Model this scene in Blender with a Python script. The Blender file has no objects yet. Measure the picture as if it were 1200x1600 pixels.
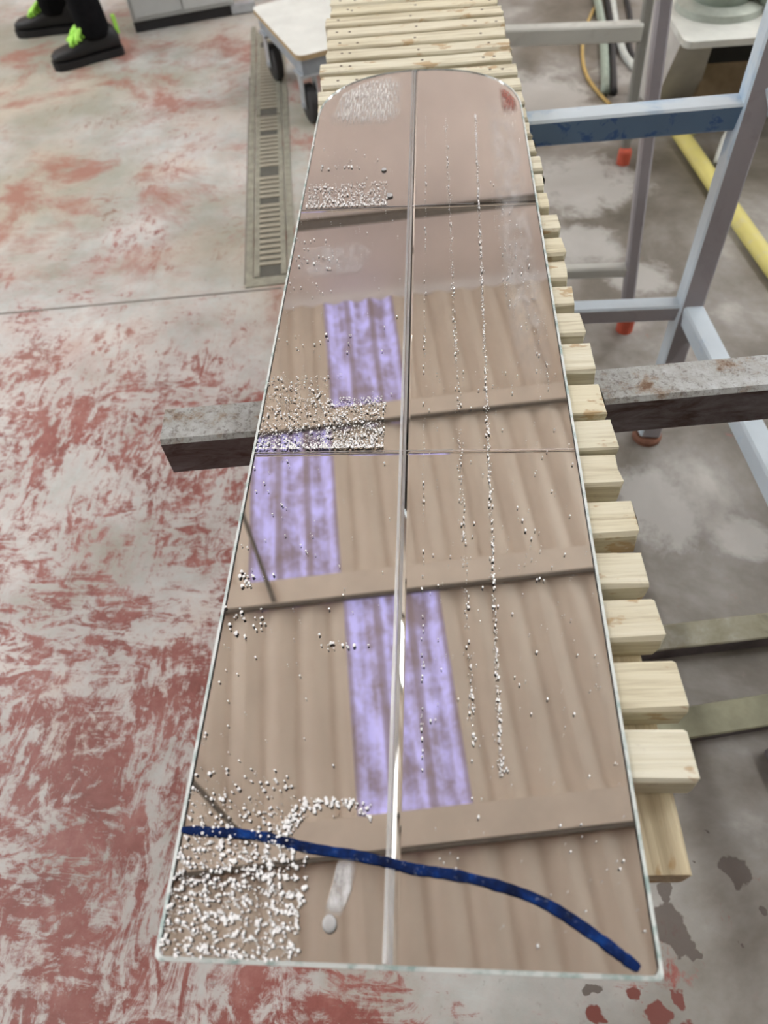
import bpy, bmesh, math, random
from mathutils import Vector, Matrix
R = math.radians
random.seed(7)
scn = bpy.context.scene
col = scn.collection

# ------------------------------------------------------------------ camera, world, exposure
cam_d = bpy.data.cameras.new('camera')
cam = bpy.data.objects.new('camera', cam_d); col.objects.link(cam)
cam.location = (0.0296, -0.0355, 1.5555)
cam.rotation_euler = (R(36.17), R(3.71), R(2.185))
cam_d.sensor_fit = 'VERTICAL'; cam_d.sensor_height = 36; cam_d.sensor_width = 27
cam_d.lens = 36 * 1105 / 1600
cam_d.clip_start = 0.02
cam_d.dof.use_dof = True; cam_d.dof.focus_distance = 0.95; cam_d.dof.aperture_fstop = 4.4
scn.camera = cam
w = bpy.data.worlds.new('world'); scn.world = w; w.use_nodes = True
w.node_tree.nodes['Background'].inputs[0].default_value = (0.9, 0.95, 1, 1)
w.node_tree.nodes['Background'].inputs[1].default_value = 0.6
vs = scn.view_settings
vs.view_transform = 'Standard'; vs.look = 'None'; vs.gamma = 1; vs.use_curve_mapping = False
vs.exposure = 0.3
ADDED_LAMP_STRENGTH = 22.0
ADDED_PANE_STRENGTH = 7.0

# ------------------------------------------------------------------ material helpers
class NT:
    def __init__(s, name):
        s.m = bpy.data.materials.new(name); s.m.use_nodes = True
        s.t = s.m.node_tree; s.n = s.t.nodes
        s.b = s.n['Principled BSDF']; s.out = s.n['Material Output']
        s.tc = s.n.new('ShaderNodeTexCoord')
    def link(s, a, b): s.t.links.new(a, b)
    def val(s, sock, v):
        if hasattr(v, 'is_output'): s.link(v, sock)
        else: sock.default_value = v
    def co(s, kind='Object', scale=(1, 1, 1), rot=(0, 0, 0), loc=(0, 0, 0), src=None):
        mp = s.n.new('ShaderNodeMapping')
        s.link(src or s.tc.outputs[kind], mp.inputs[0])
        mp.inputs['Scale'].default_value = scale; mp.inputs['Rotation'].default_value = rot; mp.inputs['Location'].default_value = loc
        return mp.outputs[0]
    def noise(s, vec, scale=5, detail=6, rough=0.6, dist=0.0):
        k = s.n.new('ShaderNodeTexNoise'); s.link(vec, k.inputs['Vector'])
        k.inputs['Scale'].default_value = scale; k.inputs['Detail'].default_value = detail
        k.inputs['Roughness'].default_value = rough; k.inputs['Distortion'].default_value = dist
        return k.outputs[0]
    def vor(s, vec, scale=5):
        k = s.n.new('ShaderNodeTexVoronoi'); s.link(vec, k.inputs['Vector']); k.inputs['Scale'].default_value = scale
        return k.outputs['Distance']
    def ramp(s, fac, stops, interp='LINEAR'):
        k = s.n.new('ShaderNodeValToRGB'); s.link(fac, k.inputs[0]); k.color_ramp.interpolation = interp
        el = k.color_ramp.elements
        while len(el) > 1: el.remove(el[-1])
        for i, (p, c) in enumerate(stops):
            e = el[0] if i == 0 else el.new(p)
            e.position = p
            e.color = (c, c, c, 1) if not hasattr(c, '__len__') else (*c, 1)
        return k.outputs[0]
    def mix(s, fac, a, b, mode='MIX'):
        k = s.n.new('ShaderNodeMix'); k.data_type = 'RGBA'; k.blend_type = mode
        s.val(k.inputs[0], fac)
        for sock, v in ((k.inputs[6], a), (k.inputs[7], b)):
            if hasattr(v, 'is_output'): s.link(v, sock)
            else: sock.default_value = (*v, 1)
        return k.outputs[2]
    def math(s, op, a, b=0.0, clamp=False):
        k = s.n.new('ShaderNodeMath'); k.operation = op; k.use_clamp = clamp
        s.val(k.inputs[0], a); s.val(k.inputs[1], b)
        return k.outputs[0]
    def sep(s, vec):
        k = s.n.new('ShaderNodeSeparateXYZ'); s.link(vec, k.inputs[0]); return k.outputs
    def bump(s, h, strength=0.3, dist=0.01):
        k = s.n.new('ShaderNodeBump'); s.link(h, k.inputs['Height'])
        k.inputs['Strength'].default_value = strength; k.inputs['Distance'].default_value = dist
        s.link(k.outputs[0], s.b.inputs['Normal'])
    def set(s, color=None, rough=None, metal=None, **kw):
        if color is not None:
            if hasattr(color, 'is_output'): s.link(color, s.b.inputs['Base Color'])
            else: s.b.inputs['Base Color'].default_value = (*color, 1)
        if rough is not None: s.val(s.b.inputs['Roughness'], rough)
        if metal is not None: s.val(s.b.inputs['Metallic'], metal)
        for k, v in kw.items(): s.val(s.b.inputs[k], v)
        return s.m

def plain(name, c, rough=0.5, metal=0.0, var=0.15, scale=20, bump=0.0):
    n = NT(name); f = n.noise(n.co(), scale, 5)
    lo = tuple(x * (1 - var) for x in c); hi = tuple(min(1, x * (1 + var)) for x in c)
    cc = n.ramp(f, [(0.3, lo), (0.7, hi)])
    if bump: n.bump(f, bump, 0.004)
    return n.set(cc, rough, metal)

M = {}
# --- the shop floor: concrete coated with pale slurry, red polishing residue wiped over it
def mat_floor():
    n = NT('floor_slurry'); co = n.tc.outputs['Object']
    xyz = n.sep(co)
    warp = n.noise(n.co(scale=(1, 1, 1)), 1.1, 3)
    big = n.noise(n.co(loc=(3.1, 1.7, 0)), 0.9, 4, 0.6)
    # wiped streaks in two directions
    s1 = n.noise(n.co(rot=(0, 0, R(38)), scale=(3.5, 11, 1)), 2.0, 8, 0.7, 1.4)
    s2 = n.noise(n.co(rot=(0, 0, R(-25)), scale=(11, 3.5, 1)), 2.0, 8, 0.7, 1.4)
    sel = n.ramp(n.noise(n.co(loc=(9, 4, 0)), 2.2, 3), [(0.44, 0.0), (0.56, 1.0)])
    st = n.mix(sel, s1, s2)
    fine = n.noise(n.co(), 28, 6, 0.7, 1.2)
    patch = n.noise(n.co(loc=(5, 2, 0)), 3.0, 6, 0.65, 0.6)
    # where the residue lies: left of the rack and near it, thinning out to the far end and to the right
    left = n.ramp(n.math('MULTIPLY_ADD', xyz[0], -0.55), [(0.0, 0.0), (1.0, 1.0)])
    lx = n.ramp(n.math('ADD', n.math('MULTIPLY', xyz[0], -0.8), 0.42, True), [(0.02, 0.0), (0.5, 1.0)])
    ly = n.ramp(n.math('MULTIPLY', xyz[1], 0.25, True), [(0.12, 1.0), (0.62, 0.42), (0.95, 0.30)])
    cover = n.math('MULTIPLY', lx, ly)
    v = n.math('ADD', n.math('MULTIPLY', st, 0.55), n.math('ADD', n.math('MULTIPLY', patch, 0.42), n.math('MULTIPLY', fine, 0.32)))
    # v is about 0.6 +- 0.1
    thr = n.math('SUBTRACT', v, n.math('SUBTRACT', 0.80, n.math('MULTIPLY', cover, 0.17)))
    red_f = n.ramp(n.math('ADD', n.math('MULTIPLY', thr, 7.0), 0.5, True), [(0.25, 0.0), (0.75, 1.0)])
    red = n.ramp(n.noise(n.co(), 7, 8, 0.75), [(0.3, (0.17, 0.045, 0.034)), (0.5, (0.27, 0.085, 0.07)), (0.7, (0.38, 0.17, 0.15))])
    pale_l = n.ramp(n.noise(n.co(loc=(2, 8, 0)), 2.4, 7, 0.65), [(0.3, (0.30, 0.31, 0.26)), (0.47, (0.46, 0.485, 0.47)), (0.58, (0.57, 0.59, 0.575)), (0.72, (0.57, 0.50, 0.43))])
    conc_r = n.ramp(n.noise(n.co(loc=(1, 3, 0)), 1.5, 7, 0.62, 0.25), [(0.36, (0.085, 0.075, 0.055)), (0.48, (0.165, 0.148, 0.122)), (0.57, (0.26, 0.245, 0.225)), (0.66, (0.46, 0.45, 0.42))])
    base = n.mix(n.ramp(n.math('ADD', xyz[0], n.math('MULTIPLY', warp, 0.5)), [(0.25, 0.0), (0.75, 1.0)]), pale_l, conc_r)
    pinky = n.mix(n.math('MULTIPLY', n.ramp(n.math('MULTIPLY', thr, 5.0), [(0.0, 0.0), (0.5, 1.0)]), 0.5), base, (0.47, 0.25, 0.22))
    halo = n.math('MULTIPLY', n.ramp(n.math('ADD', n.math('MULTIPLY', thr, 4.0), 0.75, True), [(0.1, 0.0), (0.8, 1.0)]), n.math('MULTIPLY', lx, 0.3))
    c = n.mix(halo, base, (0.50, 0.27, 0.24))
    c = n.mix(red_f, c, red)
    far = n.math('MULTIPLY', n.ramp(n.math('MULTIPLY', xyz[1], 0.25, True), [(0.35, 0.0), (0.62, 1.0)]), n.ramp(n.math('ADD', n.math('MULTIPLY', xyz[0], -1.0), 0.5, True), [(0.1, 0.0), (0.5, 1.0)]))
    ol = n.ramp(n.noise(n.co(loc=(6, 1, 0)), 0.85, 5, 0.6), [(0.45, 0.0), (0.60, 1.0)])
    c = n.mix(n.math('MULTIPLY', n.math('MULTIPLY', ol, far), 0.75), c, (0.29, 0.29, 0.215))
    be = n.ramp(n.noise(n.co(loc=(2, 6, 0)), 1.1, 5, 0.6), [(0.48, 0.0), (0.62, 1.0)])
    c = n.mix(n.math('MULTIPLY', n.math('MULTIPLY', be, far), 0.5), c, (0.66, 0.57, 0.48))
    bl = n.ramp(n.noise(n.co(loc=(8, 3, 0)), 2.3, 8, 0.72, 0.4), [(0.50, 0.0), (0.62, 1.0)])
    c = n.mix(n.math('MULTIPLY', n.math('MULTIPLY', bl, far), 0.8), c, (0.33, 0.12, 0.085))
    sp = n.ramp(n.noise(n.co(loc=(7, 7, 0)), 45, 4, 0.6), [(0.62, 0.0), (0.70, 1.0)])
    c = n.mix(n.math('MULTIPLY', sp, 0.35), c, (0.24, 0.2, 0.18))
    # dark wet spots near the front right of the rack
    wv = n.n.new('ShaderNodeVectorMath'); wv.operation = 'ADD'
    off = n.n.new('ShaderNodeTexNoise'); n.link(co, off.inputs['Vector']); off.inputs['Scale'].default_value = 24; off.inputs['Detail'].default_value = 3
    sc = n.n.new('ShaderNodeVectorMath'); sc.operation = 'SCALE'; n.link(off.outputs['Color'], sc.inputs[0]); sc.inputs['Scale'].default_value = 0.06
    n.link(co, wv.inputs[0]); n.link(sc.outputs[0], wv.inputs[1])
    acc = None
    for (x, y, r) in [(0.602, 0.234, 0.026), (0.455, 0.145, 0.034), (0.465, 0.115, 0.024), (0.488, 0.094, 0.012), (0.565, 0.30, 0.010), (0.463, 0.19, 0.014), (0.585, 0.10, 0.008), (0.64, 0.16, 0.009), (0.30, 0.035, 0.012), (0.52, 0.245, 0.007)]:
        d = n.n.new('ShaderNodeVectorMath'); d.operation = 'DISTANCE'
        n.link(wv.outputs[0], d.inputs[0]); d.inputs[1].default_value = (x + 0.03, y + 0.03, 0.03)
        f = n.math('SUBTRACT', 1.0, n.math('DIVIDE', d.outputs['Value'], r * 1.25), True)
        f = n.ramp(f, [(0.12, 0.0), (0.22, 1.0)])
        acc = f if acc is None else n.math('MAXIMUM', acc, f)
    c = n.mix(n.math('MULTIPLY', acc, 0.85), c, (0.085, 0.065, 0.055))
    acc = None      # pale slurry splashes on the right-hand floor
    for (x, y, r) in [(0.63, 2.72, 0.34), (0.60, 2.30, 0.20), (0.74, 2.10, 0.16), (0.50, 3.4, 0.5), (0.60, 1.12, 0.22), (0.80, 1.0, 0.12), (1.10, 3.6, 0.5)]:
        d = n.n.new('ShaderNodeVectorMath'); d.operation = 'DISTANCE'
        n.link(co, d.inputs[0]); d.inputs[1].default_value = (x, y, 0)
        f = n.math('SUBTRACT', 1.0, n.math('DIVIDE', d.outputs['Value'], r), True)
        acc = f if acc is None else n.math('MAXIMUM', acc, f)
    sn = n.noise(n.co(loc=(1, 9, 0)), 5, 7, 0.68, 0.3)
    spl = n.ramp(n.math('ADD', n.math('MULTIPLY', acc, 0.55), sn), [(0.66, 0.0), (0.80, 1.0)])
    c = n.mix(n.math('MULTIPLY', spl, 0.65), c, (0.52, 0.515, 0.49))
    acc = None
    for (x, y, r) in [(0.369, 0.031, 0.012), (0.45, 0.022, 0.013), (0.41, -0.005, 0.022), (0.46, -0.03, 0.02), (0.30, -0.01, 0.016)]:
        d = n.n.new('ShaderNodeVectorMath'); d.operation = 'DISTANCE'
        n.link(wv.outputs[0], d.inputs[0]); d.inputs[1].default_value = (x + 0.03, y + 0.03, 0.03)
        f = n.math('SUBTRACT', 1.0, n.math('DIVIDE', d.outputs['Value'], r * 1.25), True)
        f = n.ramp(f, [(0.12, 0.0), (0.25, 1.0)])
        acc = f if acc is None else n.math('MAXIMUM', acc, f)
    c = n.mix(acc, c, (0.17, 0.05, 0.04))
    n.bump(n.math('ADD', fine, st), 0.12, 0.004)
    wet = n.ramp(n.noise(n.co(loc=(4, 4, 0)), 1.7, 3), [(0.4, 0.55), (0.65, 0.32)])
    return n.set(c, wet)
M['floor'] = mat_floor()

def mat_wood(name, lo, mid, hi, wet=True, rough=0.7):
    n = NT(name)
    oi = n.n.new('ShaderNodeObjectInfo')
    vec = n.n.new('ShaderNodeVectorMath'); vec.operation = 'ADD'
    n.link(n.tc.outputs['Object'], vec.inputs[0])
    cmb = n.n.new('ShaderNodeCombineXYZ'); n.link(n.math('MULTIPLY', oi.outputs['Random'], 37.0), cmb.inputs[0]); n.link(n.math('MULTIPLY', oi.outputs['Random'], 91.0), cmb.inputs[1])
    n.link(cmb.outputs[0], vec.inputs[1])
    v = vec.outputs[0]
    g = n.noise(n.co(src=v, scale=(6, 130, 130)), 1.0, 5, 0.6, 0.6)
    g2 = n.noise(n.co(src=v, scale=(3, 30, 30)), 1.0, 4, 0.6, 1.0)
    c = n.ramp(n.math('ADD', n.math('MULTIPLY', g, 0.6), n.math('MULTIPLY', g2, 0.4)), [(0.36, lo), (0.5, mid), (0.66, hi)])
    tint = n.ramp(oi.outputs['Random'], [(0.0, (1, 0.97, 0.86)), (0.5, (0.95, 0.93, 0.86)), (1.0, (1.0, 1.0, 0.95))])
    c = n.mix(1.0, c, tint, 'MULTIPLY')
    if wet:
        s = n.ramp(n.noise(n.co(src=v, scale=(14, 26, 26)), 1.0, 4, 0.6), [(0.60, 0.0), (0.64, 1.0)])
        c = n.mix(n.math('MULTIPLY', s, 0.65), c, (0.42, 0.25, 0.09))
        d = n.ramp(n.noise(n.co(src=v, scale=(30, 30, 30), loc=(5, 5, 5)), 1.0, 5, 0.7), [(0.62, 0.0), (0.75, 1.0)])
        c = n.mix(n.math('MULTIPLY', d, 0.4), c, (0.33, 0.28, 0.22))
    n.bump(g, 0.35, 0.003)
    return n.set(c, rough)
M['pine'] = mat_wood('raw_pine', (0.48, 0.43, 0.32), (0.72, 0.69, 0.57), (0.80, 0.78, 0.69))
M['rail_pine'] = mat_wood('rail_pine', (0.42, 0.35, 0.24), (0.64, 0.57, 0.42), (0.74, 0.68, 0.53))
M['nail'] = plain('rusty_nail', (0.10, 0.07, 0.05), 0.6, 0.4)

def mat_beam():
    n = NT('galvanised_rusty_steel')
    a = n.noise(n.co(), 22, 8, 0.72, 0.0); b = n.noise(n.co(loc=(3, 2, 1)), 110, 6, 0.75)
    c = n.ramp(a, [(0.34, (0.16, 0.09, 0.05)), (0.40, (0.30, 0.25, 0.20)), (0.48, (0.38, 0.39, 0.38)), (0.68, (0.52, 0.56, 0.57))])
    c = n.mix(n.math('MULTIPLY', n.ramp(b, [(0.52, 0.0), (0.62, 1.0)]), 0.6), c, (0.12, 0.09, 0.075))
    nz = n.sep(n.n.new('ShaderNodeNewGeometry').outputs['Normal'])
    n.bump(b, 0.5, 0.004)
    return n.set(c, 0.5, 0.15)
M['beam'] = mat_beam()
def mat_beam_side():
    n = NT('shaded_weathered_steel')
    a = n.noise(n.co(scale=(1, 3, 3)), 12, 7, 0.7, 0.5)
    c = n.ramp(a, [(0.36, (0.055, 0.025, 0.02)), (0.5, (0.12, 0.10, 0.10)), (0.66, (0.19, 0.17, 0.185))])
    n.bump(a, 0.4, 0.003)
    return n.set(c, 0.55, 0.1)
M['beam_side'] = mat_beam_side()  # darker than the top: partly the steel, partly shade put into its colour

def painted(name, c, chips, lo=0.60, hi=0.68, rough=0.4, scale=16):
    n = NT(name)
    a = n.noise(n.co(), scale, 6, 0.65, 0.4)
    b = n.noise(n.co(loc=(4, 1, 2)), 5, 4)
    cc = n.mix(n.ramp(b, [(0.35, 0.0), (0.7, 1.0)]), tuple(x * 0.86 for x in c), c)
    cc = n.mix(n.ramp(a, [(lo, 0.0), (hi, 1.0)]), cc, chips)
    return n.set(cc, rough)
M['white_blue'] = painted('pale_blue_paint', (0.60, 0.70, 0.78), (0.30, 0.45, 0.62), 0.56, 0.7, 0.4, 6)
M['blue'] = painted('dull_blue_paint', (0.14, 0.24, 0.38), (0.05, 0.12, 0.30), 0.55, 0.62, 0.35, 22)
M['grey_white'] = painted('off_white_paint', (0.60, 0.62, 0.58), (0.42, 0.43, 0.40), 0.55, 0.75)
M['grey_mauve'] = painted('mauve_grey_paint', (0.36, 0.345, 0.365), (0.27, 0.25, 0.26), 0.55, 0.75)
M['dark_grey'] = painted('dark_grey_paint', (0.22, 0.22, 0.20), (0.3, 0.3, 0.28), 0.55, 0.75)
M['red_rubber'] = plain('red_rubber', (0.55, 0.10, 0.055), 0.6)
M['rusty'] = plain('rusty_foot', (0.24, 0.11, 0.07), 0.8)
M['yellow'] = painted('yellow_hose', (0.66, 0.60, 0.20), (0.52, 0.50, 0.33), 0.55, 0.75)
M['black_rubber'] = plain('black_rubber', (0.02, 0.02, 0.022), 0.6)
M['green_rubber'] = plain('grey_green_hose', (0.30, 0.36, 0.30), 0.6)
M['pale_hose'] = plain('pale_grey_hose', (0.52, 0.55, 0.52), 0.5)
M['amber'] = plain('amber_cable', (0.52, 0.36, 0.12), 0.5)
M['pump'] = plain('grey_green_cast_iron', (0.27, 0.32, 0.27), 0.5, 0.2, 0.25, 12, 0.2)
M['pump_flange'] = plain('pale_green_flange', (0.42, 0.46, 0.41), 0.5, 0.2, 0.2, 14)
M['plate'] = plain('dusty_white_plate', (0.64, 0.66, 0.62), 0.5, 0, 0.12, 8)
M['plinth'] = plain('dusty_concrete', (0.52, 0.51, 0.48), 0.8, 0, 0.15, 8, 0.3)
M['dark_void'] = plain('near_black_metal', (0.03, 0.03, 0.028), 0.8)
M['cardboard'] = plain('brown_board', (0.36, 0.28, 0.18), 0.8)
M['drain'] = plain('weathered_drain_steel', (0.33, 0.33, 0.27), 0.5, 0.3, 0.25, 25, 0.3)
M['drain_slot'] = plain('drain_slot_dark', (0.10, 0.10, 0.085), 0.6)
M['drain_bar'] = plain('worn_drain_bar', (0.42, 0.40, 0.32), 0.45, 0.3, 0.2, 30)
M['joint'] = plain('joint_filler', (0.24, 0.22, 0.20), 0.9)
M['laminate'] = plain('white_board', (0.72, 0.75, 0.72), 0.35, 0, 0.1, 7)
M['board_edge'] = plain('raw_board_edge', (0.40, 0.30, 0.17), 0.7)
M['cart_steel'] = plain('blue_grey_steel', (0.30, 0.34, 0.38), 0.45, 0.3)
M['zinc'] = plain('zinc_fork', (0.5, 0.54, 0.58), 0.35, 0.6)
M['cab'] = plain('light_grey_cabinet', (0.50, 0.53, 0.53), 0.4, 0, 0.08, 5)
def mat_bar():
    n = NT('olive_grimy_bar')
    a = n.noise(n.co(), 9, 7, 0.7, 0.5)
    c = n.ramp(a, [(0.32, (0.13, 0.12, 0.09)), (0.45, (0.27, 0.26, 0.18)), (0.6, (0.33, 0.32, 0.24)), (0.72, (0.42, 0.41, 0.36))])
    x = n.sep(n.tc.outputs['Object'])[0]
    sp = n.noise(n.co(loc=(2, 2, 2)), 22, 5, 0.7)
    wf = n.ramp(n.math('ADD', n.math('MULTIPLY', x, 2.0), n.math('MULTIPLY', sp, 0.8)), [(1.02, 0.0), (1.10, 1.0)])
    c = n.mix(wf, c, (0.62, 0.64, 0.64))
    return n.set(c, 0.7)
M['bar'] = mat_bar()
M['bar_plain'] = plain('olive_grimy_bar_plain', (0.29, 0.29, 0.20), 0.7, 0, 0.3, 10)
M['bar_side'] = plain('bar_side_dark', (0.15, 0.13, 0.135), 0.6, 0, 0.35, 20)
# roof and walls
def mat_roof():
    n = NT('tan_roof_sheet'); a = n.noise(n.co(), 1.6, 6, 0.6); b = n.noise(n.co(scale=(1, .15, 1)), 9, 5)
    c = n.ramp(n.math('ADD', n.math('MULTIPLY', a, 0.6), n.math('MULTIPLY', b, 0.4)), [(0.35, (0.66, 0.555, 0.455)), (0.65, (0.76, 0.65, 0.54))])
    return n.set(c, 0.7)
M['roof'] = mat_roof()
M['roof_beam'] = plain('tan_beam', (0.74, 0.63, 0.525), 0.7, 0, 0.08, 3)
M['roof_dark'] = plain('shadow_and_dark_metal', (0.16, 0.135, 0.11), 0.7)
M['wall'] = plain('tan_wall_render', (0.62, 0.51, 0.45), 0.85, 0, 0.08, 1.5)
def mat_sky():
    n = NT('grimy_lilac_skylight')
    st = n.noise(n.co(scale=(1.6, 0.16, 1)), 4.0, 5, 0.6)
    bl = n.noise(n.co(loc=(3, 3, 0)), 3.5, 5, 0.7)
    mask = n.ramp(n.math('ADD', n.math('MULTIPLY', st, 0.5), n.math('MULTIPLY', bl, 0.5)), [(0.41, 0.14), (0.49, 0.55), (0.57, 1.0)])
    # grime gathers in the valleys between the ribs and along the purlin
    x = n.sep(n.tc.outputs['Object'])[0]
    v = n.math('ABSOLUTE', n.math('SINE', n.math('MULTIPLY', x, math.pi / 0.3)))
    mask = n.math('MULTIPLY', mask, n.ramp(v, [(0.25, 0.35), (0.5, 1.0)]))
    n.set(n.mix(mask, (0.16, 0.11, 0.08), (0.35, 0.3, 0.5)), 0.6)
    n.link(n.mix(mask, (0.15, 0.11, 0.11), (0.43, 0.405, 0.76)), n.b.inputs['Emission Color'])
    n.b.inputs['Emission Strength'].default_value = 0.72
    return n.m
M['skylight'] = mat_sky()
def emit(name, c, s):
    n = NT(name); n.set((0.8, 0.8, 0.8), 0.5); n.b.inputs['Emission Color'].default_value = (*c, 1); n.b.inputs['Emission Strength'].default_value = s; return n.m
M['lamp'] = emit('added_lamp_diffuser', (1.0, 0.985, 0.96), ADDED_LAMP_STRENGTH)
M['added_pane'] = emit('added_bright_pane', (0.88, 0.95, 1.0), ADDED_PANE_STRENGTH)
M['dark_rear'] = plain('bounce_cut_dark', (0.09, 0.085, 0.08), 0.8)
M['frame_metal'] = plain('grey_frame', (0.3, 0.3, 0.3), 0.5)
# mirror
def mat_glass():
    n = NT('float_glass'); n.set((0.99, 1.0, 0.995), 0.0, 0.0); n.b.inputs['Transmission Weight'].default_value = 1.0; n.b.inputs['IOR'].default_value = 1.5
    return n.m
M['glass'] = mat_glass()
n_ = NT('silvering'); M['silver'] = n_.set((0.97, 0.955, 0.945), 0.0, 1.0)
def mat_edge():
    n = NT('ground_glass_edge')
    f = n.noise(n.co(), 40, 4)
    n.set(n.ramp(f, [(0.38, (0.45, 0.60, 0.58)), (0.52, (0.90, 0.97, 0.96))]), 0.25)
    n.b.inputs['Transmission Weight'].default_value = 0.25
    return n.m
M['edge'] = mat_edge()
def mat_groove_glint():
    n = NT('painted_groove_glint'); f = n.noise(n.co(scale=(1, 0.12, 1)), 90, 4)
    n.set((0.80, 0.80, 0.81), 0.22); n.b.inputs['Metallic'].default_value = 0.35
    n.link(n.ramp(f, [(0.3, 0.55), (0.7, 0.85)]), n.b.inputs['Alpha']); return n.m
M['ground'] = mat_groove_glint()  # pale groove strips: highlights of the polished facets put into the colour
def mat_marker():
    n = NT('blue_wax_crayon'); f = n.noise(n.co(scale=(1, 1, 1)), 260, 4, 0.7); g = n.noise(n.co(), 60, 4)
    c = n.ramp(g, [(0.35, (0.002, 0.007, 0.035)), (0.55, (0.003, 0.020, 0.11)), (0.72, (0.006, 0.055, 0.26))])
    c = n.mix(n.math('MULTIPLY', n.ramp(f, [(0.60, 0.0), (0.68, 1.0)]), 0.6), c, (0.20, 0.23, 0.30))
    n.b.inputs['Specular IOR Level'].default_value = 0.15
    return n.set(c, 0.8)
M['marker'] = mat_marker()
def mat_water(name, white):
    n = NT(name)
    n.set((0.97, 0.98, 0.99), 0.03); n.b.inputs['Transmission Weight'].default_value = 1 - white; n.b.inputs['IOR'].default_value = 1.33
    return n.m
M['water'] = mat_water('water_drops', 0.5)
M['whitened'] = mat_water('glint_white_water', 1.0)  # opaque white stands in for bright glints on the water beads
def film(name, c, amount, scale, lo, hi):
    n = NT(name); n.set(c, 0.5)
    f = n.ramp(n.noise(n.co(scale=scale), 1.0, 5, 0.7), [(lo, 0.0), (hi, 1.0)])
    g = n.sep(n.tc.outputs['Generated'])
    e = 1.0
    for q in (0, 1):
        t = n.math('MULTIPLY', n.math('MULTIPLY', g[q], n.math('SUBTRACT', 1.0, g[q])), 4.0)
        e = n.math('MULTIPLY', e, n.ramp(t, [(0.1, 0.0), (0.75, 1.0)]))
    n.link(n.math('MULTIPLY', n.math('MULTIPLY', f, amount), e), n.b.inputs['Alpha'])
    return n.m
M['red_film'] = film('red_residue', (0.32, 0.07, 0.05), 0.85, (500, 60, 1), 0.38, 0.55)
M['white_film'] = film('dried_slurry_film', (0.85, 0.85, 0.84), 0.85, (420, 35, 1), 0.42, 0.62)
M['smear_film'] = film('water_smear', (0.82, 0.84, 0.87), 0.7, (90, 40, 1), 0.25, 0.6)
M['haze_film'] = film('drying_haze', (0.8, 0.8, 0.82), 0.30, (60, 25, 1), 0.35, 0.7)
# person
M['cloth'] = plain('black_work_cloth', (0.005, 0.005, 0.006), 0.9, 0, 0.3, 30)
for q in ('cloth',): M[q].node_tree.nodes['Principled BSDF'].inputs['Specular IOR Level'].default_value = 0.1
M['skin'] = plain('skin', (0.55, 0.36, 0.27), 0.5, 0, 0.05)
M['hair'] = plain('dark_hair', (0.03, 0.02, 0.015), 0.6)
M['shoe'] = plain('black_leather', (0.006, 0.0065, 0.008), 0.55, 0, 0.3, 40)
M['sole'] = plain('dark_grey_sole', (0.008, 0.008, 0.009), 0.7)
M['neon'] = plain('neon_green_lace', (0.42, 0.85, 0.12), 0.6)

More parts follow.
